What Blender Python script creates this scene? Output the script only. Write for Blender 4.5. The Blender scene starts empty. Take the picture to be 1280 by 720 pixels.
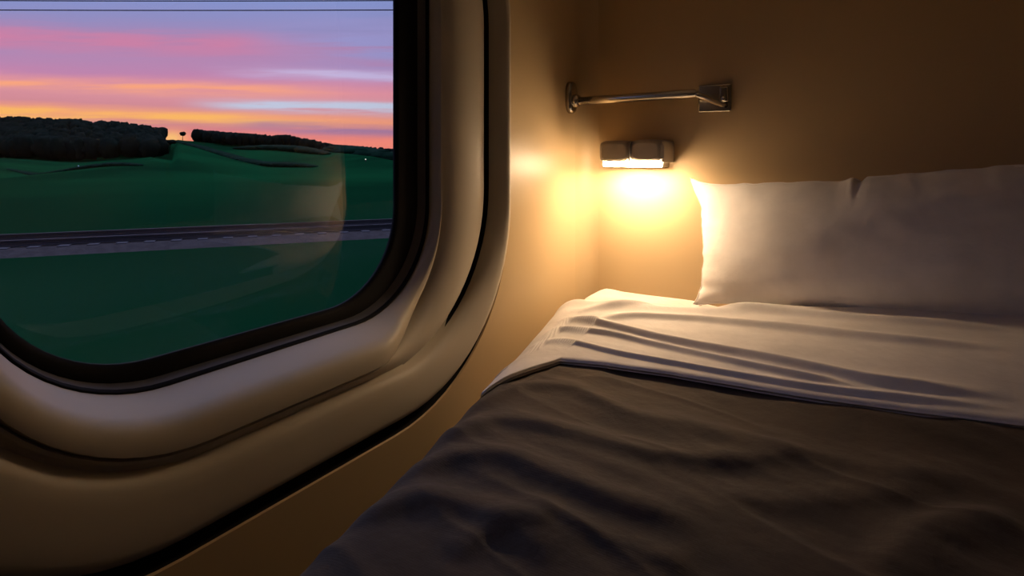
import bpy, math, random
import numpy as np
random.seed(7); np.random.seed(7)
scene = bpy.context.scene
COL = scene.collection

# ---------------------------------------------------------------- camera
EYE = 1.10                      # eye height above the compartment floor
F = 750.0                       # focal length in px of a 1280 px wide frame
TH = math.atan(460 / 750)       # the camera looks this far left of the train's axis
cT, sT = math.cos(TH), math.sin(TH)
cam_d = bpy.data.cameras.new('camera'); cam = bpy.data.objects.new('camera', cam_d); COL.objects.link(cam)
cam.location = (0, 0, EYE); cam.rotation_euler = (math.radians(90), 0, TH)
cam_d.sensor_width = 36; cam_d.lens = F / 1280 * 36; cam_d.shift_y = -165 / 1280
cam_d.clip_start = 0.02; cam_d.clip_end = 3000
scene.camera = cam
scene.view_settings.view_transform = 'Standard'; scene.view_settings.look = 'None'
scene.view_settings.gamma = 1; scene.view_settings.use_curve_mapping = False
scene.view_settings.exposure = 0.0
scene.cycles.max_bounces = 10; scene.cycles.diffuse_bounces = 6
scene.cycles.transparent_max_bounces = 12
scene.cycles.sample_clamp_indirect = 4

LAMP_POWER = 225.0        # emission strength of the reading lamp's diffuser
SKY_LIGHT = 1.12

def lin(r, g, b):
    f = lambda v: (v / 255 / 12.92) if v / 255 <= .04045 else ((v / 255 + .055) / 1.055) ** 2.4
    return (f(r), f(g), f(b), 1)

# ---------------------------------------------------------------- node helpers
class NT:
    def __init__(s, tree): s.t = tree; s.n = tree.nodes; s.l = tree.links
    def new(s, typ, **kw):
        n = s.n.new(typ)
        for k, v in kw.items(): setattr(n, k, v)
        return n
    def put(s, sock, v):
        if isinstance(v, bpy.types.NodeSocket): s.l.new(v, sock)
        elif isinstance(v, (tuple, list)) and len(v) != len(sock.default_value): sock.default_value = tuple(v)[:len(sock.default_value)]
        else: sock.default_value = v
    def m(s, op, a, b=0.0, c=None, clamp=False):
        n = s.new('ShaderNodeMath', operation=op); n.use_clamp = clamp
        s.put(n.inputs[0], a); s.put(n.inputs[1], b)
        if c is not None: s.put(n.inputs[2], c)
        return n.outputs[0]
    def mix(s, f, a, b):
        n = s.new('ShaderNodeMix', data_type='RGBA')
        s.put(n.inputs['Factor'], f); s.put(n.inputs[6], a); s.put(n.inputs[7], b)
        return n.outputs[2]
    def smooth(s, v, a, b):
        n = s.new('ShaderNodeMapRange', interpolation_type='SMOOTHSTEP')
        s.put(n.inputs[0], v); n.inputs[1].default_value = a; n.inputs[2].default_value = b
        return n.outputs[0]
    def gauss(s, v, c, w):
        d = s.m('DIVIDE', s.m('SUBTRACT', v, c), w)
        return s.m('POWER', 2.718, s.m('MULTIPLY', s.m('MULTIPLY', d, d), -1.0))

# ---------------------------------------------------------------- world: dusk sky after sunset
world = bpy.data.worlds.new('dusk_sky'); scene.world = world; world.use_nodes = True
w = NT(world.node_tree); w.n.clear()
out = w.new('ShaderNodeOutputWorld'); bg = w.new('ShaderNodeBackground')
tc = w.new('ShaderNodeTexCoord'); sep = w.new('ShaderNodeSeparateXYZ'); w.l.new(tc.outputs['Generated'], sep.inputs[0])
X_, Y_, Z_ = sep.outputs
l_ = w.m('ADD', w.m('MULTIPLY', X_, cT), w.m('MULTIPLY', Y_, sT))
d_ = w.m('ADD', w.m('MULTIPLY', X_, -sT), w.m('MULTIPLY', Y_, cT))
dd = w.m('MAXIMUM', d_, 0.12)
u = w.m('DIVIDE', l_, dd)               # bearing of the cloud deck (tangent)
v0 = w.m('DIVIDE', Z_, dd)              # elevation (tangent)
comb = w.new('ShaderNodeCombineXYZ'); w.put(comb.inputs[0], w.m('MULTIPLY', u, 2.2)); w.put(comb.inputs[1], w.m('MULTIPLY', v0, 26.0))
nz = w.new('ShaderNodeTexNoise'); w.l.new(comb.outputs[0], nz.inputs['Vector']); nz.inputs['Scale'].default_value = 1.0; nz.inputs['Detail'].default_value = 5; nz.inputs['Roughness'].default_value = .6
warp = w.m('MULTIPLY', w.m('SUBTRACT', nz.outputs['Fac'], .5), .028)
comb2 = w.new('ShaderNodeCombineXYZ'); w.put(comb2.inputs[0], w.m('MULTIPLY', u, 5.0)); w.put(comb2.inputs[1], w.m('MULTIPLY', v0, 75.0)); comb2.inputs[2].default_value = 4.0
nz2 = w.new('ShaderNodeTexNoise'); w.l.new(comb2.outputs[0], nz2.inputs['Vector']); nz2.inputs['Scale'].default_value = 1.0; nz2.inputs['Detail'].default_value = 4
# the cloud bands sink a little to the right
v = w.m('ADD', w.m('ADD', v0, warp), w.m('MULTIPLY', w.m('ADD', u, .5), .035))
ramp = w.new('ShaderNodeValToRGB'); w.put(ramp.inputs[0], w.m('MULTIPLY', v, 2.0))
stops = [(0, (232, 118, 102)), (.03, (240, 132, 116)), (.048, (200, 126, 146)), (.064, (246, 158, 122)), (.082, (214, 140, 152)),
         (.10, (220, 146, 160)), (.115, (226, 146, 162)), (.135, (196, 134, 176)), (.16, (178, 138, 184)), (.185, (180, 134, 178)),
         (.215, (150, 142, 194)), (.26, (136, 148, 206)), (.34, (150, 160, 218)), (.499, (168, 176, 226))]
cr = ramp.color_ramp
while len(cr.elements) > 1: cr.elements.remove(cr.elements[-1])
cr.elements[0].position = 0; cr.elements[0].color = lin(*stops[0][1])
for p, c in stops[1:]:
    e = cr.elements.new(p * 2); e.color = lin(*c)
c = ramp.outputs[0]
def streak(c, vc, wd, ua, ub, fade_in, col, k=1.0):
    g = w.gauss(v, vc, wd)
    if fade_in: a = w.smooth(u, ua, ub)
    else: a = w.m('SUBTRACT', 1.0, w.smooth(u, ua, ub))
    a = w.m('MULTIPLY', a, w.smooth(nz2.outputs['Fac'], .22, .62))
    return w.mix(w.m('MULTIPLY', w.m('MULTIPLY', g, a), k, clamp=True), c, lin(*col))
c = streak(c, .185, .022, -.48, -.22, False, (208, 130, 168), 1.0)
c = streak(c, .112, .009, -.5, -.2, False, (255, 168, 128), 1.0)
c = streak(c, .060, .010, -.50, -.22, False, (255, 184, 104), 1.2)
c = streak(c, .142, .009, -.55, -.3, True, (204, 184, 224), 1.3)
c = streak(c, .088, .009, -.58, -.38, True, (196, 200, 224), 1.4)
c = streak(c, .050, .009, -.5, -.36, True, (166, 122, 158), 1.3)
c = streak(c, .030, .012, -.7, -.4, True, (246, 138, 122), 1.2)
c = streak(c, .20, .04, -.5, -.2, True, (156, 150, 204), 1.3)
# afterglow where the sun went down, in the gap of the trees
gl = w.m('MULTIPLY', w.gauss(u, -.567, .022), w.gauss(v0, .030, .012))
c = w.mix(w.m('MULTIPLY', gl, .9, clamp=True), c, lin(255, 196, 120))
below = w.smooth(v0, -.03, 0.0)
c = w.mix(below, (.006, .012, .008, 1), c)
# away from the glow the sky is a plain dusk blue
c = w.mix(w.smooth(d_, -.1, .25), w.mix(w.smooth(Z_, -.02, .05), (.006, .012, .008, 1), lin(128, 136, 190)), c)
w.put(bg.inputs[0], c); w.put(bg.inputs[1], w.m('MULTIPLY', SKY_LIGHT, w.m('ADD', 1.0, w.m('MULTIPLY', 1.6, w.smooth(Z_, .27, .75)))))   # overhead sky, out of view, brightened as added fill for ledge and room
w.l.new(bg.outputs[0], out.inputs[0])

# ---------------------------------------------------------------- materials
def mat(name, col, rough=.5, metal=0, bump=None, var=None, spec=None, sheen=0, coords='Object', stretch=None):
    m = bpy.data.materials.new(name); m.use_nodes = True
    t = NT(m.node_tree); b = t.n['Principled BSDF']
    b.inputs['Roughness'].default_value = rough; b.inputs['Metallic'].default_value = metal
    if spec is not None: b.inputs['Specular IOR Level'].default_value = spec
    if sheen: b.inputs['Sheen Weight'].default_value = sheen; b.inputs['Sheen Roughness'].default_value = .6
    col = tuple(col)[:3] + (1,)
    tcn = t.new('ShaderNodeTexCoord'); vec = tcn.outputs[coords]
    if stretch:
        mp = t.new('ShaderNodeMapping'); mp.inputs['Scale'].default_value = stretch; t.l.new(vec, mp.inputs[0]); vec = mp.outputs[0]
    if var:
        sc, amt, col2 = var
        n = t.new('ShaderNodeTexNoise'); t.l.new(vec, n.inputs['Vector']); n.inputs['Scale'].default_value = sc; n.inputs['Detail'].default_value = 4
        f = t.m('MULTIPLY', t.smooth(n.outputs['Fac'], .35, .65), amt)
        t.l.new(t.mix(f, col, tuple(col2)[:3] + (1,)), b.inputs['Base Color'])
    else: b.inputs['Base Color'].default_value = col
    if bump:
        sc, st, dist = bump
        n = t.new('ShaderNodeTexNoise'); t.l.new(vec, n.inputs['Vector']); n.inputs['Scale'].default_value = sc; n.inputs['Detail'].default_value = 3
        bp = t.new('ShaderNodeBump'); bp.inputs['Strength'].default_value = st; bp.inputs['Distance'].default_value = dist
        t.l.new(n.outputs['Fac'], bp.inputs['Height']); t.l.new(bp.outputs[0], b.inputs['Normal'])
    return m

def fabric(name, col, weave=900, st=.25, rough=.9, sheen=.2, col2=None):
    m = bpy.data.materials.new(name); m.use_nodes = True
    t = NT(m.node_tree); b = t.n['Principled BSDF']
    b.inputs['Roughness'].default_value = rough; b.inputs['Sheen Weight'].default_value = sheen; b.inputs['Specular IOR Level'].default_value = .2
    tcn = t.new('ShaderNodeTexCoord'); vec = tcn.outputs['Object']
    n = t.new('ShaderNodeTexNoise'); t.l.new(vec, n.inputs['Vector']); n.inputs['Scale'].default_value = 9; n.inputs['Detail'].default_value = 5
    t.l.new(t.mix(t.smooth(n.outputs['Fac'], .3, .7), tuple(col)[:3] + (1,), tuple(col2 or [k * .86 for k in col[:3]])[:3] + (1,)), b.inputs['Base Color'])
    w1 = t.new('ShaderNodeTexWave', bands_direction='X'); t.l.new(vec, w1.inputs['Vector']); w1.inputs['Scale'].default_value = weave / 6
    w2 = t.new('ShaderNodeTexWave', bands_direction='Y'); t.l.new(vec, w2.inputs['Vector']); w2.inputs['Scale'].default_value = weave / 6
    n2 = t.new('ShaderNodeTexNoise'); t.l.new(vec, n2.inputs['Vector']); n2.inputs['Scale'].default_value = 45; n2.inputs['Detail'].default_value = 5
    h = t.m('ADD', t.m('MULTIPLY', t.m('ADD', w1.outputs['Fac'], w2.outputs['Fac']), .03), n2.outputs['Fac'])
    bp = t.new('ShaderNodeBump'); bp.inputs['Strength'].default_value = st; bp.inputs['Distance'].default_value = .006
    t.l.new(h, bp.inputs['Height']); t.l.new(bp.outputs[0], b.inputs['Normal'])
    return m

M = {}
M['wall'] = mat('cream_wall_laminate', (.52, .385, .22), .42, bump=(300, .04, .001), var=(3, .25, (.48, .355, .20)), spec=.35)
M['wall_back'] = mat('cream_end_wall_laminate', (.52, .385, .22), .5, bump=(260, .05, .001), var=(2.5, .25, (.48, .355, .20)), spec=.3)
M['surround'] = mat('moulded_window_plastic', (.46, .41, .33), .5, bump=(400, .03, .001), var=(4, .2, (.43, .38, .30)), spec=.25)
M['black'] = mat('black_rubber', (.004, .004, .005), .7, bump=(200, .1, .001), spec=.1)
M['gasket_shelf'] = mat('dark_grey_seal_lip', (.10, .10, .115), .4, spec=.4)
M['groove'] = mat('dark_joint_seal', (.010, .009, .008), .8, spec=.1)
M['ceiling'] = mat('ceiling_panel', (.80, .75, .68), .6)
M['wall_pale'] = mat('pale_partition_laminate', (.38, .34, .29), .55)
M['floor'] = mat('dark_floor', (.04, .035, .03), .7, var=(30, .5, (.06, .05, .045)))
M['white'] = fabric('white_bed_linen', (.66, .62, .585), 900, .18)
M['pillow'] = fabric('white_pillowcase_linen', (.88, .84, .80), 900, .16)
M['duvet'] = fabric('dark_brown_blanket', (.048, .034, .026), 500, .35, rough=.85, sheen=.05, col2=(.040, .028, .021))
M['steel'] = mat('brushed_steel', (.72, .69, .63), .22, 1.0, bump=(500, .03, .0005))
M['steel_dark'] = mat('smoked_chrome', (.52, .50, .46), .16, 1.0)
M['lamp'] = mat('grey_lamp_plastic', (.34, .30, .25), .4, bump=(300, .03, .001))
M['lamp_dark'] = mat('dark_switch_plastic', (.16, .14, .12), .45)
M['bedbase'] = mat('berth_base_laminate', (.20, .15, .10), .5, var=(12, .4, (.16, .12, .08)))
M['grass'] = mat('dusk_meadow_grass', (.0045, .050, .015), .95, var=(.018, .9, (.002, .021, .0075)), spec=0)  # lighter and darker green patches paint in shading of the meadow's swells
M['tree'] = mat('dark_foliage', (.003, .007, .005), .95, var=(.3, .8, (.006, .012, .007)), spec=.02)
M['bark'] = mat('dark_bark', (.012, .010, .008), .9)
M['bush'] = mat('dark_hedge_leaves', (.003, .014, .007), .95, var=(.6, .8, (.005, .022, .010)), spec=.02)
M['ballast'] = mat('grey_ballast', (.058, .050, .045), .95, bump=(9, .6, .05), var=(5, .7, (.040, .034, .031)), spec=0)
M['rail'] = mat('rusty_rail_steel', (.012, .010, .011), .6, .3)
M['sleeper'] = mat('concrete_sleeper', (.04, .035, .033), .9, var=(6, .5, (.07, .062, .066)))
M['wire'] = mat('overhead_wire_copper', (.02, .018, .03), .6, .4)
M['post'] = mat('white_painted_post', (.45, .47, .46), .7)

m = bpy.data.materials.new('warm_lamp_diffuser'); m.use_nodes = True; t = NT(m.node_tree)
b = t.n['Principled BSDF']; b.inputs['Base Color'].default_value = (.9, .8, .6, 1); b.inputs['Emission Color'].default_value = (1.0, .70, .42, 1)
b.inputs['Emission Strength'].default_value = LAMP_POWER; M['diffuser'] = m
m = bpy.data.materials.new('small_lamp_glow'); m.use_nodes = True
b = m.node_tree.nodes['Principled BSDF']; b.inputs['Emission Color'].default_value = (1, .8, .5, 1); b.inputs['Emission Strength'].default_value = 1.2; M['glow'] = m

m = bpy.data.materials.new('window_glass'); m.use_nodes = True; t = NT(m.node_tree); t.n.clear()
o_ = t.new('ShaderNodeOutputMaterial'); mx = t.new('ShaderNodeMixShader'); tr = t.new('ShaderNodeBsdfTransparent'); gs = t.new('ShaderNodeBsdfGlossy')
tr.inputs[0].default_value = (.97, .985, .98, 1); gs.inputs['Roughness'].default_value = 0.012
ge = t.new('ShaderNodeNewGeometry'); dt = t.new('ShaderNodeVectorMath', operation='DOT_PRODUCT')
t.l.new(ge.outputs['Normal'], dt.inputs[0]); t.l.new(ge.outputs['Incoming'], dt.inputs[1])
ca = t.m('ABSOLUTE', dt.outputs['Value'])
fr_ = t.m('ADD', .055, t.m('MULTIPLY', .945, t.m('POWER', t.m('SUBTRACT', 1.0, ca), 5.0)))     # Schlick reflectance of each glass face
t.l.new(fr_, mx.inputs[0]); t.l.new(tr.outputs[0], mx.inputs[1]); t.l.new(gs.outputs[0], mx.inputs[2]); t.l.new(mx.outputs[0], o_.inputs[0])
M['glass'] = m

# ---------------------------------------------------------------- object helpers (coordinates are relative to the eye: z=0 is eye level)
ORG = {}
def link(o, parent, org):
    COL.objects.link(o)
    ORG[o.name] = np.array(org, float)
    base = ORG[parent.name] if parent else np.zeros(3)
    p = np.array(org, float) - base
    if parent: o.parent = parent
    else: p = p + np.array([0, 0, EYE])
    o.location = p
    return o
def mesh(name, verts, faces, material, parent=None, org=None, smooth=True):
    verts = np.asarray(verts, float)
    if org is None:
        if parent is not None: org = ORG[parent.name]
        else: org = (verts[:, 0].mean(), verts[:, 1].mean(), verts[:, 2].min())
    org = np.array(org, float)
    me = bpy.data.meshes.new(name); me.from_pydata((verts - org).tolist(), [], [tuple(int(i) for i in f) for f in faces]); me.update()
    me.materials.append(material)
    if smooth: me.polygons.foreach_set('use_smooth', [True] * len(me.polygons))
    return link(bpy.data.objects.new(name, me), parent, org)
def empty(name, org):
    o = bpy.data.objects.new(name, None); o.empty_display_size = .05
    return link(o, None, org)
def tag(o, label=None, cat=None, group=None, kind=None):
    for k, val in (('label', label), ('category', cat), ('group', group), ('kind', kind)):
        if val: o[k] = val
    return o
def sharp(o, ang=35):
    md = o.modifiers.new('edges', 'EDGE_SPLIT'); md.split_angle = math.radians(ang); return o
def bevel(o, wd, seg=3):
    md = o.modifiers.new('bevel', 'BEVEL'); md.width = wd; md.segments = seg; md.limit_method = 'ANGLE'; return o
def box(x0, x1, y0, y1, z0, z1):
    v = [(x, y, z) for x in (x0, x1) for y in (y0, y1) for z in (z0, z1)]
    return v, [(0, 1, 3, 2), (4, 6, 7, 5), (0, 4, 5, 1), (2, 3, 7, 6), (0, 2, 6, 4), (1, 5, 7, 3)]
def tube(pts, r, n=16):
    pts = [np.array(p, float) for p in pts]; rs = r if isinstance(r, (list, tuple)) else [r] * len(pts)
    V, Fc = [], []
    up = None
    for i, p in enumerate(pts):
        a = pts[min(i + 1, len(pts) - 1)] - pts[max(i - 1, 0)]; a /= np.linalg.norm(a)
        if up is None: up = np.array([0, 0, 1.]) if abs(a[2]) < .9 else np.array([1., 0, 0])
        s1 = np.cross(a, up); s1 /= np.linalg.norm(s1); up = np.cross(s1, a)
        for k in range(n):
            q = 2 * math.pi * k / n; V.append(p + rs[i] * (math.cos(q) * s1 + math.sin(q) * up))
    for i in range(len(pts) - 1):
        for k in range(n): Fc.append((i * n + k, i * n + (k + 1) % n, (i + 1) * n + (k + 1) % n, (i + 1) * n + k))
    Fc.append(tuple(reversed(range(n)))); Fc.append(tuple((len(pts) - 1) * n + k for k in range(n)))
    return V, Fc
def grid_faces(a, b):
    return [(i * b + j, i * b + j + 1, (i + 1) * b + j + 1, (i + 1) * b + j) for i in range(a - 1) for j in range(b - 1)]
def merge(parts):
    V, Fc = [], []
    for v, f in parts:
        o = len(V); V += [tuple(p) for p in v]; Fc += [tuple(i + o for i in q) for q in f]
    return V, Fc

# rounded rectangle loop in the (y,z) plane of the window wall at x = -X
NS, NCn = 14, 16
def rloop(X, yl, yr, zb, zt, rl, rr, Xr=None):
    P = []; Xr = X if Xr is None else Xr
    if zt < .9: zt += .13
    def depth(y):                    # the surround is deeper towards the head of the berth
        t_ = min(max((y - .95) / (yr - .08 - .95), 0), 1); t_ = t_ * t_ * (3 - 2 * t_); return X + (Xr - X) * t_
    def line(a, b):
        for i in range(NS): t_ = i / NS; P.append((a[0] + (b[0] - a[0]) * t_, a[1] + (b[1] - a[1]) * t_))
    def arc(cy, cz, r, a0):
        for i in range(NCn): q = math.radians(a0 + 90 * i / NCn); P.append((cy + r * math.cos(q), cz + r * math.sin(q)))
    line((yl + rl, zb), (yr - rr, zb)); arc(yr - rr, zb + rr, rr, -90)
    line((yr, zb + rr), (yr, zt - rr)); arc(yr - rr, zt - rr, rr, 0)
    line((yr - rr, zt), (yl + rl, zt)); arc(yl + rl, zt - rl, rl, 90)
    line((yl, zt - rl), (yl, zb + rl)); arc(yl + rl, zb + rl, rl, 180)
    return [(-depth(y), y, z) for y, z in P]
def loft(loops):
    V = [p for L in loops for p in L]; n = len(loops[0]); Fc = []
    for i in range(len(loops) - 1):
        for k in range(n): Fc.append((i * n + k, (i + 1) * n + k, (i + 1) * n + (k + 1) % n, i * n + (k + 1) % n))
    return V, Fc

# ================================================================= THE ROOM
W, D = .90, 1.946
ZF, ZC = -EYE, .95
XR, YB = 1.25, -.95
# window wall: flat panel with a rounded opening, rounding into the end wall
L_out = rloop(W, .095, 1.4545, -.612, .72, .42, .47)
rect = rloop(W, YB, 1.885, ZF, ZC, .0008, .0008)
back_edge = rloop(W + .006, .095, 1.4545, -.612, .72, .42, .47)
v1, f1 = loft([rect, rloop(W, .085, 1.458, -.616, .724, .42, .47), L_out, rloop(W + .004, .097, 1.4543, -.610, .718, .42, .47), back_edge])
R = D - 1.885
V2 = []
for i in range(9):
    q = math.radians(90 * i / 8)
    for z in (ZF, ZC): V2.append((-W + R - R * math.cos(q), 1.885 + R * math.sin(q), z))
v2, f2 = V2, [(2 * i, 2 * i + 2, 2 * i + 3, 2 * i + 1) for i in range(8)]
sharp(tag(mesh('wall_left', v1, f1, M['wall'], org=(-W, .5, ZF)), kind='structure'), 50)
tag(mesh('trim_1', v2, f2, M['wall'], org=(-W, 1.9, ZF)), kind='structure')      # rounded corner panel
def struct_box(name, b6, mt):
    v, f = box(*b6); return tag(mesh(name, v, f, mt, smooth=False), kind='structure')
struct_box('wall_back', (-W + R - .002, XR + .05, D, D + .05, ZF, ZC), M['wall_back'])
struct_box('wall_right', (XR, XR + .05, YB, D, ZF, ZC), M['wall_pale'])
struct_box('wall_front', (-W, XR + .05, YB - .05, YB, ZF, ZC), M['wall_pale'])
struct_box('floor', (-W - .05, XR + .05, YB - .05, D + .05, ZF - .05, ZF), M['floor'])
struct_box('ceiling', (-W - .05, XR + .05, YB - .05, D + .05, ZC, ZC + .05), M['ceiling'])

# moulded window surround: rings from the outer joint inwards, (X, yl, yr, zbottom, ztop, rl, rr)
rings = [(.935, .120, 1.4620, -.583, .700, .40, .450, .935),
         (.904, .120, 1.4620, -.583, .700, .40, .450, .904),
         (.900, .124, 1.4580, -.580, .697, .40, .450, .8985),
         (.898, .135, 1.4480, -.570, .690, .40, .445, .898),
         (.899, .155, 1.4410, -.545, .675, .39, .43, 0.9040),
         (.902, .175, 1.4300, -.515, .655, .385, .42, 0.9140),
         (.905, .186, 1.4200, -.497, .640, .38, .41, 0.9280),
         (.911, .190, 1.4120, -.488, .632, .38, .40, 0.9410),
         (.917, .192, 1.4080, -.484, .628, .38, .40, 0.9720),
         (.925, .196, 1.3960, -.481, .622, .38, .39, 0.9720),
         (.931, .198, 1.3920, -.479, .620, .38, .39, 0.9460),
         (.929, .202, 1.3820, -.476, .616, .375, .385, 0.9410),
         (.926, .208, 1.3450, -.472, .608, .37, .375, 0.9400),
         (.921, .212, 1.3120, -.468, .602, .36, .36, 0.9440),
         (.916, .216, 1.2770, -.464, .595, .35, .345, 0.9520),
         (.914, .221, 1.2420, -.459, .588, .345, .335, 0.9680),
         (.925, .224, 1.2365, -.456, .584, .34, .33, 0.9750),
         (.909, .228, 1.2325, -.452, .580, .335, .325, 0.9700),
         (.908, .238, 1.2320, -.435, .568, .31, .31, 0.9700),
         (.914, .250, 1.2310, -.416, .556, .30, .295, 0.9710),
         (.923, .258, 1.2300, -.405, .548, .29, .285, 0.9730),
         (.936, .262, 1.2280, -.398, .543, .285, .28, 0.9770),
         (.955, .266, 1.2240, -.390, .539, .28, .275, 0.9820),
         (.982, .272, 1.2190, -.380, .534, .275, .26, 0.9910),
         (.998, .274, 1.2150, -.376, .530, .27, .255, .998)]
win = tag(empty('window_1', (-W, .75, -.583)), kind='structure')
v, f = loft([rloop(*r) for r in rings])
sharp(mesh('window_surround', v, f, M['surround'], win), 60)
# the dark joint strip that shows round the surround
v, f = loft([rloop(.905, .0955, 1.4545, -.6115, .7195, .42, .47), rloop(.936, .0955, 1.4545, -.6115, .7195, .42, .47), rloop(.936, .124, 1.4500, -.580, .697, .40, .45)])
mesh('joint_seal', v, f, M['groove'], win)
# black strip lining the surround's groove
v, f = loft([rloop(.940, .191, 1.4112, -.4865, .631, .38, .40, .9425), rloop(.940, .1925, 1.4083, -.4838, .628, .38, .40, .9712),
             rloop(.940, .1955, 1.3954, -.4812, .622, .38, .39, .9712), rloop(.940, .197, 1.3926, -.4800, .621, .38, .39, .9475)])
mesh('groove_lining', v, f, M['groove'], win)
# rubber gasket
g = [(.996, .276, 1.2130, -.379, .531, .27, .255), (.994, .278, 1.2110, -.3765, .528, .27, .253), (.996, .280, 1.2090, -.3735, .526, .265, .25),
     (1.004, .281, 1.2080, -.3715, .525, .265, .25)]
v, f = loft([rloop(*r) for r in g]); mesh('gasket_lip', v, f, M['black'], win)
g = [(1.003, .281, 1.2090, -.3725, .526, .265, .25), (1.012, .283, 1.205, -.3690, .524, .26, .25), (1.022, .285, 1.195, -.3650, .521, .26, .245)]
v, f = loft([rloop(*r) for r in g]); mesh('seal_lip', v, f, M['gasket_shelf'], win)
g = [(1.021, .285, 1.1960, -.3660, .522, .26, .245), (1.020, .290, 1.180, -.3600, .518, .25, .235), (1.022, .298, 1.130, -.3450, .508, .235, .215), (1.026, .302, 1.1190, -.335, .505, .23, .21),
     (1.034, .303, 1.1190, -.335, .505, .23, .21), (1.040, .290, 1.150, -.360, .52, .22, .21), (1.046, .150, 1.40, -.46, .62, .15, .15), (1.215, .150, 1.40, -.46, .62, .15, .15)]
v, f = loft([rloop(*r) for r in g]); mesh('gasket', v, f, M['black'], win)
# outer glazing, gently bowed, in its deep rubber bed
GX0, GR, GT = 1.058, 3.9, math.tan(math.radians(1.5))
Vp = []; ng = 41
for th_ in (0, .006):
    for z in (-.455, -.1, .3, .70):
        for y in np.linspace(.19, 1.34, ng): Vp.append((-(GX0 + (y - .5) ** 2 / (2 * GR) + GT * z) - th_, y, z))
gf = grid_faces(4, ng); n = 4 * ng
Fp = [tuple(reversed(q)) for q in gf] + [tuple(n + i for i in q) for q in gf]
per = list(range(ng)) + [j * ng + ng - 1 for j in range(1, 4)] + [3 * ng + i for i in range(ng - 2, -1, -1)] + [j * ng for j in (2, 1)]
for a, b_ in zip(per, per[1:] + per[:1]): Fp.append((a, b_, b_ + n, a + n))
mesh('glass_pane', Vp, Fp, M['glass'], win)

# ================================================================= BED
def sm(t_): t_ = np.clip(t_, 0, 1); return t_ * t_ * (3 - 2 * t_)
def zb(x, y):       # top of the made-up bed
    x = np.asarray(x, float); y = np.asarray(y, float)
    return -.505 + .058 * sm((y - 1.30) / .5) + .080 * sm((x + .55) / 1.0) * sm((y - 1.15) / .45) - .012 * sm((.8 - y) / .8)
XE = ([-.3, .30, .45, .735, 1.0, 1.23, 1.45, 1.60, 2.0], [-.60, -.615, -.632, -.672, -.735, -.79, -.825, -.842, -.852])
def xe(y): return np.interp(y, *XE)
def bedpt(px, py, dz=0.0):        # point of the bed top seen in that direction
    z = -.47
    for _ in range(12):
        d = -z * F / (py - 195); l = d * (px - 640) / F
        x = l * cT - d * sT; y = l * sT + d * cT
        z = .5 * z + .5 * (float(zb(x, y)) + dz)
    return (x, y)
class Noise:
    def __init__(s, seed): s.t = np.random.RandomState(seed).rand(256, 256)
    def __call__(s, x, y):
        xi = np.floor(x).astype(int); yi = np.floor(y).astype(int); fx = x - xi; fy = y - yi
        fx = fx * fx * fx * (fx * (fx * 6 - 15) + 10); fy = fy * fy * fy * (fy * (fy * 6 - 15) + 10)
        g = lambda a, b_: s.t[a % 256, b_ % 256]
        return (g(xi, yi) * (1 - fx) + g(xi + 1, yi) * fx) * (1 - fy) + (g(xi, yi + 1) * (1 - fx) + g(xi + 1, yi + 1) * fx) * fy - .5
N1, N2, N3, N4 = Noise(1), Noise(2), Noise(3), Noise(4)
def polyfold(x, y, pts, wf, wn, amp):
    """ridge along a polyline; wf = width on the far side, wn = width on the near side"""
    pts = np.array(pts)
    # smooth the polyline
    t0 = np.arange(len(pts)); tt = np.linspace(0, len(pts) - 1, 10 * (len(pts) - 1) + 1)
    P = np.stack([np.interp(tt, t0, pts[:, 0]), np.interp(tt, t0, pts[:, 1])], 1)
    for _ in range(12): P[1:-1] = .25 * P[:-2] + .5 * P[1:-1] + .25 * P[2:]
    best = np.full(x.shape, 1e9); sg = np.zeros(x.shape); tp = np.zeros(x.shape)
    for i in range(len(P) - 1):
        a, b_ = P[i], P[i + 1]; e = b_ - a; L = e @ e + 1e-12
        q = np.clip(((x - a[0]) * e[0] + (y - a[1]) * e[1]) / L, 0, 1)
        dx = x - a[0] - q * e[0]; dy = y - a[1] - q * e[1]; d = np.hypot(dx, dy)
        k = d < best
        best = np.where(k, d, best); sg = np.where(k, e[0] * dy - e[1] * dx, sg); tp = np.where(k, (i + q) / (len(P) - 1), tp)
    wd = np.where(sg > 0, wf, wn)
    fade = sm(tp / .18) * sm((1 - tp) / .18)
    return amp * np.exp(-(best / wd) ** 2) * fade

sheet_folds = [([(700, 400), (760, 389), (872, 386), (1017, 400), (1153, 411), (1290, 421)], .030, .016, .010),
               ([(715, 412), (790, 399), (872, 403), (972, 413), (1108, 430), (1290, 447)], .030, .014, .011),
               ([(690, 412), (722, 404), (827, 428), (926, 447), (1017, 467), (1085, 482), (1153, 491), (1290, 506)], .026, .012, .013),
               ([(665, 432), (700, 416), (768, 423), (845, 442), (926, 462), (1017, 480), (1085, 490)], .020, .011, .010),
               ([(640, 440), (700, 430), (759, 446), (836, 461), (926, 477), (1017, 491), (1150, 506), (1290, 519)], .018, .010, .008)]
sheet_folds = [([bedpt(*p) for p in P], a, b_, c_) for P, a, b_, c_ in sheet_folds]
hem_px = [(592, 489), (617, 462), (640, 453), (700, 452), (755, 458), (836, 470), (926, 485), (1017, 499), (1085, 508), (1150, 517), (1290, 535)]
hem = sorted([bedpt(*p) for p in hem_px])
hem_x = [p[0] for p in hem]; hem_y = [p[1] for p in hem]
def hemy(x): return np.interp(x, [-1.0] + hem_x + [1.1], [hem_y[0] + .01] + hem_y + [hem_y[-1] + .06])
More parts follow.
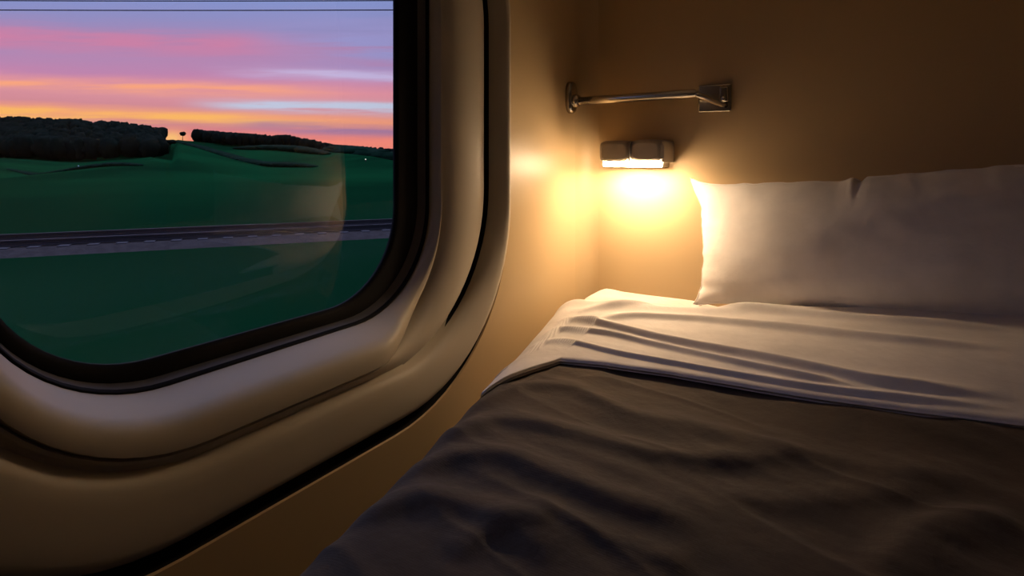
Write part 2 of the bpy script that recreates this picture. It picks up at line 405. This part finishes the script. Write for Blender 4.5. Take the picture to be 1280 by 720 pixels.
duvet_folds = [([(560, 520), (610, 500), (660, 478), (720, 482), (770, 508), (830, 530)], .035, .022, .010),
               ([(520, 560), (570, 545), (620, 522), (700, 535), (780, 560), (900, 575), (1040, 562)], .045, .026, .013),
               ([(470, 600), (520, 588), (570, 572), (635, 573), (700, 600), (780, 636), (920, 660)], .045, .026, .014),
               ([(420, 660), (480, 636), (530, 625), (600, 640), (660, 672), (720, 712)], .04, .022, .012),
               ([(780, 510), (870, 535), (980, 560), (1100, 585), (1280, 596)], .05, .035, .010),
               ([(1280, 640), (1180, 650), (1130, 680), (1100, 720)], .05, .03, .014),
               ([(640, 620), (720, 655), (800, 690), (880, 715)], .035, .02, .008),
               ([(560, 700), (600, 668), (640, 650), (700, 660)], .03, .02, .008),
               ([(880, 610), (980, 625), (1080, 615), (1200, 600)], .05, .03, .008)]
duvet_folds = [([bedpt(*p) for p in P], a, b_, c_) for P, a, b_, c_ in duvet_folds]

def section(x_lin, y, lift, drop=.30, rad=.085, spread=.16):
    """wrap the bed top over its window-side edge: x_lin is measured along the cloth"""
    e = xe(y)
    out = e - x_lin                                  # >0 beyond the shoulder start
    st = e + rad * .8                                # the rounding starts here
    s_ = st - x_lin
    q = np.clip(s_ / rad, 0, math.pi / 2 * .92)
    X_ = np.where(s_ > 0, st - rad * np.sin(q), x_lin)
    dz = np.where(s_ > 0, -rad * (1 - np.cos(q)), 0)
    rest = np.clip(s_ / rad - math.pi / 2 * .92, 0, None) * rad
    room = np.clip((X_ + .886) , 0, .3)
    sp = np.minimum(rest * .45, np.clip(e - rad*.2 + .875, .0, spread))
    X_ = X_ - np.where(s_ > 0, sp, 0)
    dz = dz - rest * .9
    return X_, dz
def cloth(fn_h, y0f, y1f, x_right, x_left_len, nu, nv, name, material, parent=None, thick=.006, org=None, extra=None):
    xs = np.linspace(x_right, -.86 - x_left_len, nu)
    # denser near the window side
    s = np.linspace(0, 1, nv)
    Xg = np.repeat(xs[:, None], nv, 1)
    y0 = y0f(Xg[:, 0]); y1 = y1f(Xg[:, 0])
    Yg = y0[:, None] + (y1 - y0)[:, None] * s[None, :]
    Xc = np.maximum(Xg, xe(Yg))            # for height lookups
    H = zb(Xc, Yg) + fn_h(Xg, Yg)
    Xw, dz = section(Xg, Yg, 0)
    Z = H + dz
    V = np.stack([Xw, Yg, Z], -1)
    # gentle roll-off of the free ends is done by a lower rim (thickness)
    top = V.reshape(-1, 3)
    bot = top.copy(); bot[:, 2] -= thick
    n = nu * nv; Fc = grid_faces(nu, nv)
    Fall = Fc + [tuple(n + i for i in reversed(q)) for q in Fc]
    edge = [i * nv for i in range(nu)], [i * nv + nv - 1 for i in range(nu)], list(range(nv)), [(nu - 1) * nv + j for j in range(nv)]
    for k, E_ in enumerate(edge):
        for a, b_ in zip(E_[:-1], E_[1:]):
            q = (a, b_, b_ + n, a + n); Fall.append(q if k in (1, 2) else tuple(reversed(q)))
    return mesh(name, np.vstack([top, bot]), Fall, material, parent, org)

berth = tag(empty('berth', (.1, .9, ZF)), 'built-in lower berth carrying the mattress below the window', 'bed')
v, f = box(-.70, .98, -.12, D - .012, ZF, -.78); bevel(mesh('base', v, f, M['bedbase'], berth, smooth=False), .01)
v, f = box(-.72, 1.0, -.14, D - .01, -.78, -.74); bevel(mesh('bed_board', v, f, M['bedbase'], berth, smooth=False), .008)

# mattress in a fitted sheet: soft box following the bed top
def mattress():
    nu, nv = 90, 90
    xs = np.linspace(0, 1, nu); ys = np.linspace(0, 1, nv)
    V = []; 
    prof = []
    y_near, y_far = -.10, D - .008
    Yl = y_near + (y_far - y_near) * ys
    rad = .045
    rows = []
    for j, y in enumerate(Yl):
        # rounding towards the head and foot ends
        de = min(y - y_near, y_far - y); ez = 0 if de > rad else -(rad - math.sqrt(max(rad ** 2 - (rad - de) ** 2, 0)))
        xl = float(xe(y)) + .014; xl = max(xl, -.884); xl += .055 * max(0, (y - (D - .07)) / .062) ** 2 if y > D - .07 else 0; xr = .98
        row = []
        low = -.74
        xlow = -.70 if y < 1.3 else -.70 - .17 * float(sm((y - 1.3) / .3))
        row.append((min(xlow, xl + .03) if y > 1.3 else xlow, y, low))
        row.append((xl - .004, y, float(zb(xl, y)) - .05 - rad * .9 + ez))
        for q in np.linspace(0, math.pi / 2, 9):
            row.append((xl + rad * (1 - math.cos(q)), y, float(zb(xl, y)) - .016 - rad * (1 - math.sin(q)) + ez + .016 * float(sm((y - 1.73) / .05)) * 1.0 * q / (math.pi / 2)))
        for x in np.linspace(xl + rad, xr - rad, 60)[1:-1]:
            h = .004 * N1(np.array(x * 9), np.array(y * 14)) 
            row.append((x, y, float(zb(x, y)) - .020 + float(h) + ez + .016 * float(sm((y - 1.73) / .05)) * float(sm((-.40 - x) / .12))))
        for q in np.linspace(math.pi / 2, 0, 9):
            row.append((xr - rad * (1 - math.cos(q)), y, float(zb(xr, y)) - .016 - rad * (1 - math.sin(q)) + ez))
        row.append((xr, y, low))
        rows.append(row)
    n = len(rows[0]); V = [p for r in rows for p in r]
    Fc = grid_faces(len(rows), n)
    Fc = [tuple(reversed(q)) for q in Fc]
    Fc.append(tuple(range(n))); Fc.append(tuple(reversed([(len(rows) - 1) * n + k for k in range(n)])))
    for j in range(len(rows) - 1): Fc.append((j * n, (j + 1) * n, (j + 1) * n + n - 1, j * n + n - 1))
    return V, Fc
v, f = mattress()
tag(mesh('mattress', v, f, M['white'], org=(.1, .9, -.74)), 'mattress in a white fitted sheet, bright corner showing under the reading lamp', 'mattress')

# brown blanket
def duvet_h(x, y):
    h = np.zeros_like(x)
    for P, a, b_, c_ in duvet_folds: h += polyfold(x, y, P, a, b_, c_)
    # soft irregular crumple, stretched across the bed
    wx = x + .10 * N2(x * 3, y * 3); wy = y + .22 * x + .10 * N3(x * 2.5, y * 2.5)
    h += .011 * N1(wx * 2.2 + 5, wy * 6.5) + .0065 * N2(wx * 5 + 9, wy * 15) + .0030 * N3(wx * 14, wy * 30)
    r_ = 1 - np.abs(2 * N4(wx * 2.8 + 3, wy * 9 + 7)) ; h += .010 * np.clip(r_ - .55, 0, 1) ** 1.5
    # tucked lower beneath the turned-down sheet
    h -= .004
    return h * (1 - .75 * sm((y - hemy(x) + .02) / .05))  - .006 * sm((y - hemy(x) + .03) / .05)
tag(cloth(duvet_h, lambda x: np.full_like(x, -.14), lambda x: hemy(x) + .10, 1.02, .27, 330, 420, 'blanket', M['duvet'], thick=.007, org=(.1, .6, -.6)),
    'dark brown blanket crumpled over the bed below the turned-down sheet', 'blanket')

# white top sheet turned down over the blanket
def sheet_h(x, y):
    h = np.full_like(x, .010)
    for P, a, b_, c_ in sheet_folds: h += polyfold(x, y, P, a * .8, b_ * .75, c_ * 1.25)
    wx = x + .05 * N2(x * 4, y * 4)
    h += .0060 * N1(wx * 2.5 + 15, y * 10) + .0012 * N2(wx * 9 + 4, y * 30)
    top = np.interp(x, [-.9, -.62, -.3, .3, 1.0], [1.66, 1.70, 1.77, 1.80, 1.80])
    h += .012 * np.exp(-((y - top + .02) / .022) ** 2)
    t_ = np.clip((y - hemy(x)) / .012, 0, 1); h -= .008 * (1 - np.sqrt(1 - (1 - t_) ** 2))
    t_ = np.clip((top - y) / .012, 0, 1); h -= .012 * (1 - np.sqrt(1 - (1 - t_) ** 2))
    return h
topf = lambda x: np.interp(x, [-1.1, -.9, -.62, -.3, .3, 1.0], [1.62, 1.66, 1.70, 1.77, 1.80, 1.80])
tag(cloth(sheet_h, lambda x: hemy(x), topf, 1.03, .22, 330, 240, 'top_sheet', M['white'], thick=.006, org=(.1, 1.5, -.5)),
    'white top sheet folded down in soft pleats over the brown blanket', 'sheet')

# ---------------------------------------------------------------- pillow leaning on the end wall
def pillow():
    nu, nv = 150, 70
    Uu = np.linspace(-1, 1, nu); Vv = np.linspace(-1, 1, nv)
    U, Vg = np.meshgrid(Uu, Vv, indexing='ij')
    HW, HH = .50, .186
    def outline(U, Vg):
        # edges bow inwards between pointed corners
        cx = .012 * (1 - Vg ** 2) ** 1.0 - .004
        x = U * (HW - .030 * (1 - np.abs(Vg) ** 2.6) * np.abs(U) ** 6)
        z = Vg * (HH - .012 * (1 - np.abs(U) ** 6) * np.abs(Vg) ** 6)
        # small pinched ears in the corners
        k = (np.abs(U) ** 26) * (np.abs(Vg) ** 10)
        x = x + np.sign(U) * .012 * k; z = z + np.sign(Vg) * .017 * k
        return x, z
    x, z = outline(U, Vg)
    puff = (np.clip(1 - np.abs(U) ** 2.0, 0, 1) ** .80) * (np.clip(1 - np.abs(Vg) ** 2.4, 0, 1) ** .60)
    edge_u = np.abs(U) ** 8; edge_v = np.abs(Vg) ** 5
    wr = .006 * N1(U * 17 + 3 + 2 * N2(U * 5, Vg * 0), Vg * 1.6) * edge_v * (1 - np.abs(U) ** 10) + .006 * N2(U * 2 + 8, Vg * 7) * edge_u
    big = .010 * N3(U * 2.4 + 1, Vg * 1.6) + .0045 * N4(U * 6 + 3, Vg * 4 + 2)
    # diagonal sag folds on the right half
    s1 = .010 * np.exp(-(((Vg - .62) - .42 * (U - .25)) / .10) ** 2) * sm((U - .05) / .25) 
    s2 = .008 * np.exp(-(((Vg - .45) - .38 * (U - .42)) / .09) ** 2) * sm((U - .3) / .2)
    th_f = .116 * puff + (.010 * np.sin((U + .08) * 150) * np.exp(-((U + .09) / .05) ** 2) * np.clip(Vg, 0, 1) ** 7 + wr + big * puff + (s1 + s2) * puff)
    th_b = .040 * puff
    # top edge: notch at one third and a rise to the right
    tz = .006 * N2(U * 16, Vg * 0 + 3.3) - .007 * np.exp(-((U + .08) / .017) ** 2) + .006 * np.exp(-((U + .115) / .022) ** 2) + .008 * sm((U + .08) / .03) + .012 * sm((U + .06) / .7)
    z = z + tz * np.clip(Vg, 0, 1) ** 5
    xj = .005 * N3(U * 0 + 7, Vg * 7) * np.abs(U) ** 5 + .003 * N1(U * 0 + 2, Vg * 18) * np.abs(U) ** 10
    x = x + xj
    lean = math.radians(8); roll = math.radians(3.9); yaw = math.radians(-5.0)
    cx, cy, cz = .005, D - .100, -.2345
    def place(x, t_, z):
        xr = x * math.cos(roll) - z * math.sin(roll); zr = x * math.sin(roll) + z * math.cos(roll)
        y = -t_
        yy = y * math.cos(lean) + zr * math.sin(lean); zz = zr * math.cos(lean) - y * math.sin(lean) * .4
        return np.stack([cx + xr * math.cos(yaw) - yy * math.sin(yaw), cy + xr * math.sin(yaw) + yy * math.cos(yaw), cz + zz], -1)
    A = place(x, th_f, z).reshape(-1, 3); B = place(x, -th_b, z).reshape(-1, 3)
    n = nu * nv; Fc = grid_faces(nu, nv)
    Fa = Fc + [tuple(n + i for i in reversed(q)) for q in Fc]
    per = [i * nv for i in range(nu)] + [(nu - 1) * nv + j for j in range(1, nv)] + [i * nv + nv - 1 for i in range(nu - 2, -1, -1)] + [j for j in range(nv - 2, 0, -1)]
    for a, b_ in zip(per, per[1:] + per[:1]): Fa.append((b_, a, a + n, b_ + n))
    seam = [.5 * (A[i] + B[i]) for i in per]
    return np.vstack([A, B]), Fa, seam
v, f, seam = pillow()
pil = tag(mesh('pillow', v, f, M['pillow'], org=(-.02, D - .12, -.44)), 'plump white pillow propped against the end wall, left edge lit by the lamp', 'pillow')
md = pil.modifiers.new('weld', 'WELD'); md.merge_threshold = .0004
seam = seam + [seam[0]]
v, f = tube(seam[::2] + [seam[0]], .0018, 8); mesh('seam_piping', v, f, M['pillow'], pil)

# ================================================================= LAMP, RAIL
# reading lamp on the end wall
lx0, lx1 = -.784, -.578
lamp = tag(empty('reading_lamp', ((lx0 + lx1) / 2, D, .01)), 'small glowing rounded reading lamp on the end wall below the metal rail', 'lamp')
def stadium(x0, x1, y0, y1, zlo, zhi, nseg=8, taper=.0, rz=.018, rx=.02):
    """rounded box: superellipse cross-sections"""
    V, Fc = [], []
    xm, zm = (x0 + x1) / 2, (zlo + zhi) / 2; hx, hz = (x1 - x0) / 2, (zhi - zlo) / 2
    lay = [(y1, 1.0), (y0 + .018, 1.0), (y0 + .009, .985), (y0 + .003, .95), (y0, .88)]
    n = 48
    for (y, k) in lay:
        for i in range(n):
            q = 2 * math.pi * i / n; c_, s_ = math.cos(q), math.sin(q); e = .42
            px = math.copysign(abs(c_) ** e, c_); pz = math.copysign(abs(s_) ** e, s_)
            inset = (1 - k)
            V.append((xm + px * (hx - inset * .10), y, zm + pz * (hz - inset * .10)))
    for j in range(len(lay) - 1):
        for i in range(n): Fc.append((j * n + i, j * n + (i + 1) % n, (j + 1) * n + (i + 1) % n, (j + 1) * n + i))
    Fc.append(tuple(range(n))); Fc.append(tuple(reversed([(len(lay) - 1) * n + i for i in range(n)])))
    return V, Fc
v, f = stadium(lx0, -.678, D - .130, D - .002, -.022, .050); sharp(mesh('housing', v, f, M['lamp'], lamp), 40)
v, f = stadium(-.678, lx1 + .002, D - .128, D - .002, -.022, .052); sharp(mesh('housing', v, f, M['lamp'], lamp), 40)
v, f = box(-.6805, -.6755, D - .132, D - .004, -.018, .046); bevel(mesh('divider', v, f, M['lamp_dark'], lamp, smooth=False), .002)
v, f = stadium(lx1 - .002, lx1 + .006, D - .122, D - .002, -.021, .047); sharp(mesh('end_cap', v, f, M['lamp'], lamp), 40)
v, f = box(lx0 + .006, lx1 - .010, D - .076, D - .002, -.0365, -.010); bevel(mesh('added_light_shield', v, f, M['lamp'], lamp, smooth=False), .004)  # added behind the diffuser to keep its light off the wall just below
# diffuser: glowing bar proud of the housing's underside
pts = [(lx0 + .012, D - .104, -.0265), (lx0 + .016, D - .104, -.0265), (lx1 - .010, D - .104, -.0265), (lx1 - .005, D - .104, -.0265)]
v, f = tube(pts, [.008, .0105, .0105, .008], 20)
v = [(x, D - .104 + (y - (D - .104)) * 1.9, max(z, -.0345)) for x, y, z in v]
mesh('diffuser', v, f, M['diffuser'], lamp)
# metal guard rail across the corner
rail = tag(empty('corner_rail', (-.66, D - .05, .13)), 'short polished metal rail on brackets across the corner above the lamp', 'rail')
def disc(cx, cy, cz, ry, rz, x0, x1, n=40, e=.8):
    V, Fc = [], []
    prof = [(x0, 1.0), (x0 + (x1 - x0) * .55, 1.0), (x0 + (x1 - x0) * .85, .93), (x1, .78), (x1 + .002, .4)]
    for (x, k) in prof:
        for i in range(n):
            q = 2 * math.pi * i / n; c_, s_ = math.cos(q), math.sin(q)
            V.append((x, cy + k * ry * math.copysign(abs(c_) ** e, c_), cz + k * rz * math.copysign(abs(s_) ** e, s_)))
    for j in range(len(prof) - 1):
        for i in range(n): Fc.append((j * n + i, (j + 1) * n + i, (j + 1) * n + (i + 1) % n, j * n + (i + 1) % n))
    Fc.append(tuple(range(n))); Fc.append(tuple(reversed([(len(prof) - 1) * n + i for i in range(n)])))
    return V, Fc
RY = 1.840
v, f = disc(0, RY, .198, .031, .054, -W + .0005, -W + .020); mesh('flange', v, f, M['steel_dark'], rail)
v, f = tube([(-W + .018, RY, .186), (-W + .030, RY, .186), (-W + .036, RY, .185), (-W + .040, RY, .185)], [.022, .022, .019, .010], 24); mesh('boss', v, f, M['steel_dark'], rail)
v, f = tube([(-W + .036, RY, .185), (-.75, RY + .001, .186), (-.50, RY + .003, .190), (-.478, RY + .004, .1905), (-.470, RY + .004, .1905)], [.0135, .014, .014, .013, .008], 24); mesh('bar', v, f, M['steel'], rail)
v, f = tube([(-.482, RY + .003, .186), (-.472, RY + .002, .186), (-.462, RY + .010, .181), (-.432, RY + .060, .166), (-.418, RY + .085, .160), (-.408, D - .010, .158)], [.008, .009, .009, .009, .009, .009], 14); mesh('bracket_arm', v, f, M['steel'], rail)
v, f = box(-.494, -.392, D - .012, D, .138, .226); bevel(mesh('wall_plate', v, f, M['steel_dark'], rail, smooth=False), .006)
v, f = box(-.424, -.398, D - .034, D - .010, .166, .216); bevel(mesh('hinge_block', v, f, M['steel_dark'], rail, smooth=False), .007)
v, f = tube([(-.411, D - .030, .176), (-.411, D - .038, .176), (-.411, D - .041, .176)], [.008, .008, .004], 16); mesh('screw', v, f, M['steel'], rail)

# ================================================================= OUTSIDE
HGT = ([-6, -1.2, -.853, -.70, -.60, -.568, -.53, -.45, -.37, -.28, -.193, .4], [16, 16, 16.5, 13, 9, 9.5, 8.6, 6.2, 3.6, .8, -2.2, -2.3])
def ground(x, y):
    l = x * cT + y * sT; d = np.maximum(-x * sT + y * cT, 1.0)
    uu = l / d
    rad = np.hypot(l, d)
    H_ = np.interp(uu, *HGT)
    k = np.where(uu < -.56, sm((d - 290) / 120), sm((d - 70) / 290) ** .8)
    base = -2.45
    z = base + (H_ - base) * k
    far = sm((rad - 45) / 80)
    # long diagonal swells of the meadow
    ph_ = (l * .035 + d * .021)
    roll_ = np.abs(((ph_ * .55 + .6 * N1(l * .01, d * .01)) % 1.0) - .5) * 2
    z += far * (4.2 * (roll_ - .5) * np.exp(-((d - 180) / 120) ** 2) + .5 * N2(l * .03, d * .03))
    z -= sm((rad - 480) / 300) * 40
    return z
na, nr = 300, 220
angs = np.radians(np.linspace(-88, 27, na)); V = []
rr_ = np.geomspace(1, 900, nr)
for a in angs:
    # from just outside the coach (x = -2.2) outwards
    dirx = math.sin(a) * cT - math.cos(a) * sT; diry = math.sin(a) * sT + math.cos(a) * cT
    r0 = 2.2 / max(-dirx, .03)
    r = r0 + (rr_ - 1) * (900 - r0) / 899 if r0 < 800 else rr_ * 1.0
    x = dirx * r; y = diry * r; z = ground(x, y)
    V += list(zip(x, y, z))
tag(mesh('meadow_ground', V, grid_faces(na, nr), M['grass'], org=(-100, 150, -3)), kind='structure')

def blob(cx, cy, cz, rx, ry, rz, rng, sub=10, rg=.22):
    n1, n2 = 7, sub
    V, Fc = [(cx, cy, cz + rz)], []
    for i in range(1, n1):
        p = math.pi * i / n1
        for j in range(n2):
            q = 2 * math.pi * (j + .5 * (i % 2)) / n2; k = 1 + rg * rng.uniform(-1, 1)
            V.append((cx + rx * k * math.sin(p) * math.cos(q), cy + ry * k * math.sin(p) * math.sin(q), cz + rz * k * math.cos(p)))
    V.append((cx, cy, cz - rz))
    for j in range(n2): Fc.append((0, 1 + j, 1 + (j + 1) % n2))
    for i in range(n1 - 2):
        for j in range(n2):
            a = 1 + i * n2 + j; b_ = 1 + i * n2 + (j + 1) % n2; Fc.append((a, a + n2, b_ + n2, b_))
    last = len(V) - 1
    for j in range(n2): Fc.append((last, 1 + (n1 - 2) * n2 + (j + 1) % n2, 1 + (n1 - 2) * n2 + j))
    return V, Fc
def uv_xy(uu, d): l = uu * d; return l * cT - d * sT, l * sT + d * cT
rng = random.Random(5)
def forest(n, ulo, uhi, dlo, dhi, hfun, name, label):
    parts = []
    for i in range(n):
        uu = rng.uniform(ulo, uhi); d = rng.uniform(dlo, dhi)
        x, y = uv_xy(uu, d); z = float(ground(np.array(x), np.array(y))); h = hfun(uu) * rng.uniform(.90, 1.06)
        r = rng.uniform(1.1, 2.2) * h / 10
        parts.append(blob(x, y, z + h * .55, r * 1.9, r * 1.9, h * .45, rng, 7, .18))
    v, f = merge(parts)
    return tag(mesh(name, v, f, M['tree'], org=(*uv_xy((ulo + uhi) / 2, dlo), -2.4)), label, 'forest', kind='stuff')
forest(2600, -1.9, -.583, 292, 420, lambda q: 11.5 * (1 if q < -.64 else 1 - 1.5 * (q + .64)), 'forest', 'dense dark forest covering the left hill above the meadow')
forest(2000, -.528, .05, 272, 375, lambda q: float(np.interp(q, [-.53, -.36, -.2, 0], [6.2, 5.6, 4.4, 4])), 'woodland_strip', 'long dark strip of trees along the right hill crest')
def tree(uu, d, h, r, label, lean=0, thin=False):
    x, y = uv_xy(uu, d); z = float(ground(np.array(x), np.array(y)))
    t_ = tag(empty('tree', (x, y, z)), label, 'tree')
    v, f = tube([(x, y, z - .3), (x + lean * .3, y, z + h * .35), (x + lean, y, z + h * .7)], [h * .035, h * .028, h * .014], 8); mesh('trunk', v, f, M['bark'], t_)
    parts = [blob(x + lean + rng.uniform(-.5, .5) * r, y + rng.uniform(-.4, .4) * r, z + h * rng.uniform(.62, .85), r * rng.uniform(.45, .75), r * rng.uniform(.45, .75), h * rng.uniform(.12, .2), rng, 10, .3) for _ in range(7)]
    v, f = merge(parts); mesh('crown', v, f, M['tree'], t_)
tree(-.5705, 345, 7.0, 4.2, 'lone tree leaning over the glowing gap at the left forest edge', 2.0)
tree(-.549, 340, 5.2, 2.0, 'small rounded tree just right of the glowing gap in the skyline')
def hedge(pts, h, label):
    parts = []; n = int(30 + sum(math.dist(uv_xy(*pts[i]), uv_xy(*pts[i + 1])) for i in range(len(pts) - 1)) / h * 2.8)
    for i in range(n):
        t_ = i / (n - 1) * (len(pts) - 1); k = min(int(t_), len(pts) - 2); q = t_ - k
        uu = pts[k][0] * (1 - q) + pts[k + 1][0] * q; d = pts[k][1] * (1 - q) + pts[k + 1][1] * q
        x, y = uv_xy(uu, d); z = float(ground(np.array(x), np.array(y))); hh = h * rng.uniform(.7, 1.15) * (1 - .6 * abs(2 * i / n - 1) ** 4)
        parts.append(blob(x, y, z + hh * .35, hh * 2.0, hh * 2.0, hh * .6, rng, 8, .2))
    v, f = merge(parts); x, y = uv_xy(*pts[0])
    tag(mesh('hedgerow', v, f, M['bush'], org=(x, y, -2.4)), label, 'hedge')
hedge([(-.56, 230), (-.45, 165), (-.33, 120)], 1.0, 'long low hedge slanting down the meadow from below the gap')
hedge([(-.46, 250), (-.39, 215), (-.31, 180)], 1.6, 'short dark hedge across the middle of the right slope')
hedge([(-.84, 140), (-.72, 108), (-.62, 88)], .55, 'low hedge slanting across the meadow below the left forest')
hedge([(-.30, 200), (-.25, 190), (-.2, 185)], 3.2, 'clump of tall dark bushes on the slope at far right')

# second railway line
T1 = np.array(uv_xy(-.853, 15.6)); T2 = np.array(uv_xy(-.193, 19.6)); dr = (T2 - T1) / np.linalg.norm(T2 - T1); nr_ = np.array([-dr[1], dr[0]])
A0 = T1 - dr * 34; A1 = T1 + dr * 24
track = tag(empty('railway_track', (T1[0], T1[1], -2.45)), 'second railway line on grey ballast crossing the dark meadow', 'railway')
sec = [(-1.75, -2.50), (-1.15, -2.30), (1.15, -2.30), (1.75, -2.50)]
V = []; 
for t_ in np.linspace(0, 1, 60):
    p = A0 + (A1 - A0) * t_
    for o_s, z in sec: q = p + nr_ * o_s; V.append((q[0], q[1], z))
mesh('ballast', V, grid_faces(60, 4), M['ballast'], track, smooth=False)
for off in (-.75, .75):
    V = []
    prof = [(-.07, -2.28), (-.07, -2.26), (-.012, -2.24), (-.012, -2.17), (-.036, -2.16), (-.036, -2.12), (.036, -2.12), (.036, -2.16), (.012, -2.17), (.012, -2.24), (.07, -2.26), (.07, -2.28)]
    for t_ in (0, 1):
        p = A0 + (A1 - A0) * t_
        for o_s, z in prof: q = p + nr_ * (off + o_s); V.append((q[0], q[1], z))
    n = len(prof); f = [(i, (i + 1) % n, n + (i + 1) % n, n + i) for i in range(n)] + [tuple(reversed(range(n))), tuple(range(n, 2 * n))]
    mesh('rail', V, f, M['rail'], track, smooth=False)
ns = 92; first = None
for i in range(ns):
    p = A0 + (A1 - A0) * ((i + .5) / ns)
    V = []
    for a, b_, z in [(sa * .12, sb * 1.12, z) for sa in (-1, 1) for sb in (-1, 1) for z in (-2.33, -2.275)]:
        q = p + dr * a + nr_ * b_; V.append((q[0], q[1], z))
    if first is None:
        first = mesh('sleeper', V, box(0, 1, 0, 1, 0, 1)[1], M['sleeper'], track, smooth=False); p_first = p
    else:
        s_ = first.copy(); COL.objects.link(s_); s_.parent = track; s_.location = first.location + __import__('mathutils').Vector((p[0] - p_first[0], p[1] - p_first[1], 0))
# overhead wires
for i, (row, lab) in enumerate(((13, 'lower of two overhead wires crossing the sky'), (1.2, 'upper of two overhead wires at the very top of the sky'))):
    d = 15.0; z = (195 - row) / F * d
    pts = [(*uv_xy(l / d, d), z + .0004 * (l + 8) ** 2) for l in np.linspace(-45, 5, 40)]
    v, f = tube(pts, .014, 8); tag(mesh('overhead_wire', v, f, M['wire'], org=pts[0]), lab, 'wire', 'overhead wires')
x, y = uv_xy((98 - 640) / F, 125); z = float(ground(np.array(x), np.array(y)))
v, f = tube([(x, y, z), (x, y, z + .8), (x, y, z + 1.1)], [.11, .11, .14], 8)
tag(mesh('marker_post', v, f, M['post'], org=(x, y, z)), 'tiny pale marker post standing in the left meadow', 'post')
x, y = uv_xy((457 - 640) / F, 120); z = float(ground(np.array(x), np.array(y)))
zt_ = -17 / F * 120
fl = tag(empty('field_lamp', (x, y, z)), 'tiny lit lamp on the dark slope at right', 'lamp')
v, f = tube([(x, y, z - .5), (x, y, max(zt_, z + .4))], .08, 6); mesh('mast', v, f, M['bark'], fl)
v, f = blob(x, y, max(zt_, z + .4) + .1, .13, .13, .1, rng, 8, 0); mesh('lamp_head', v, f, M['glow'], fl)
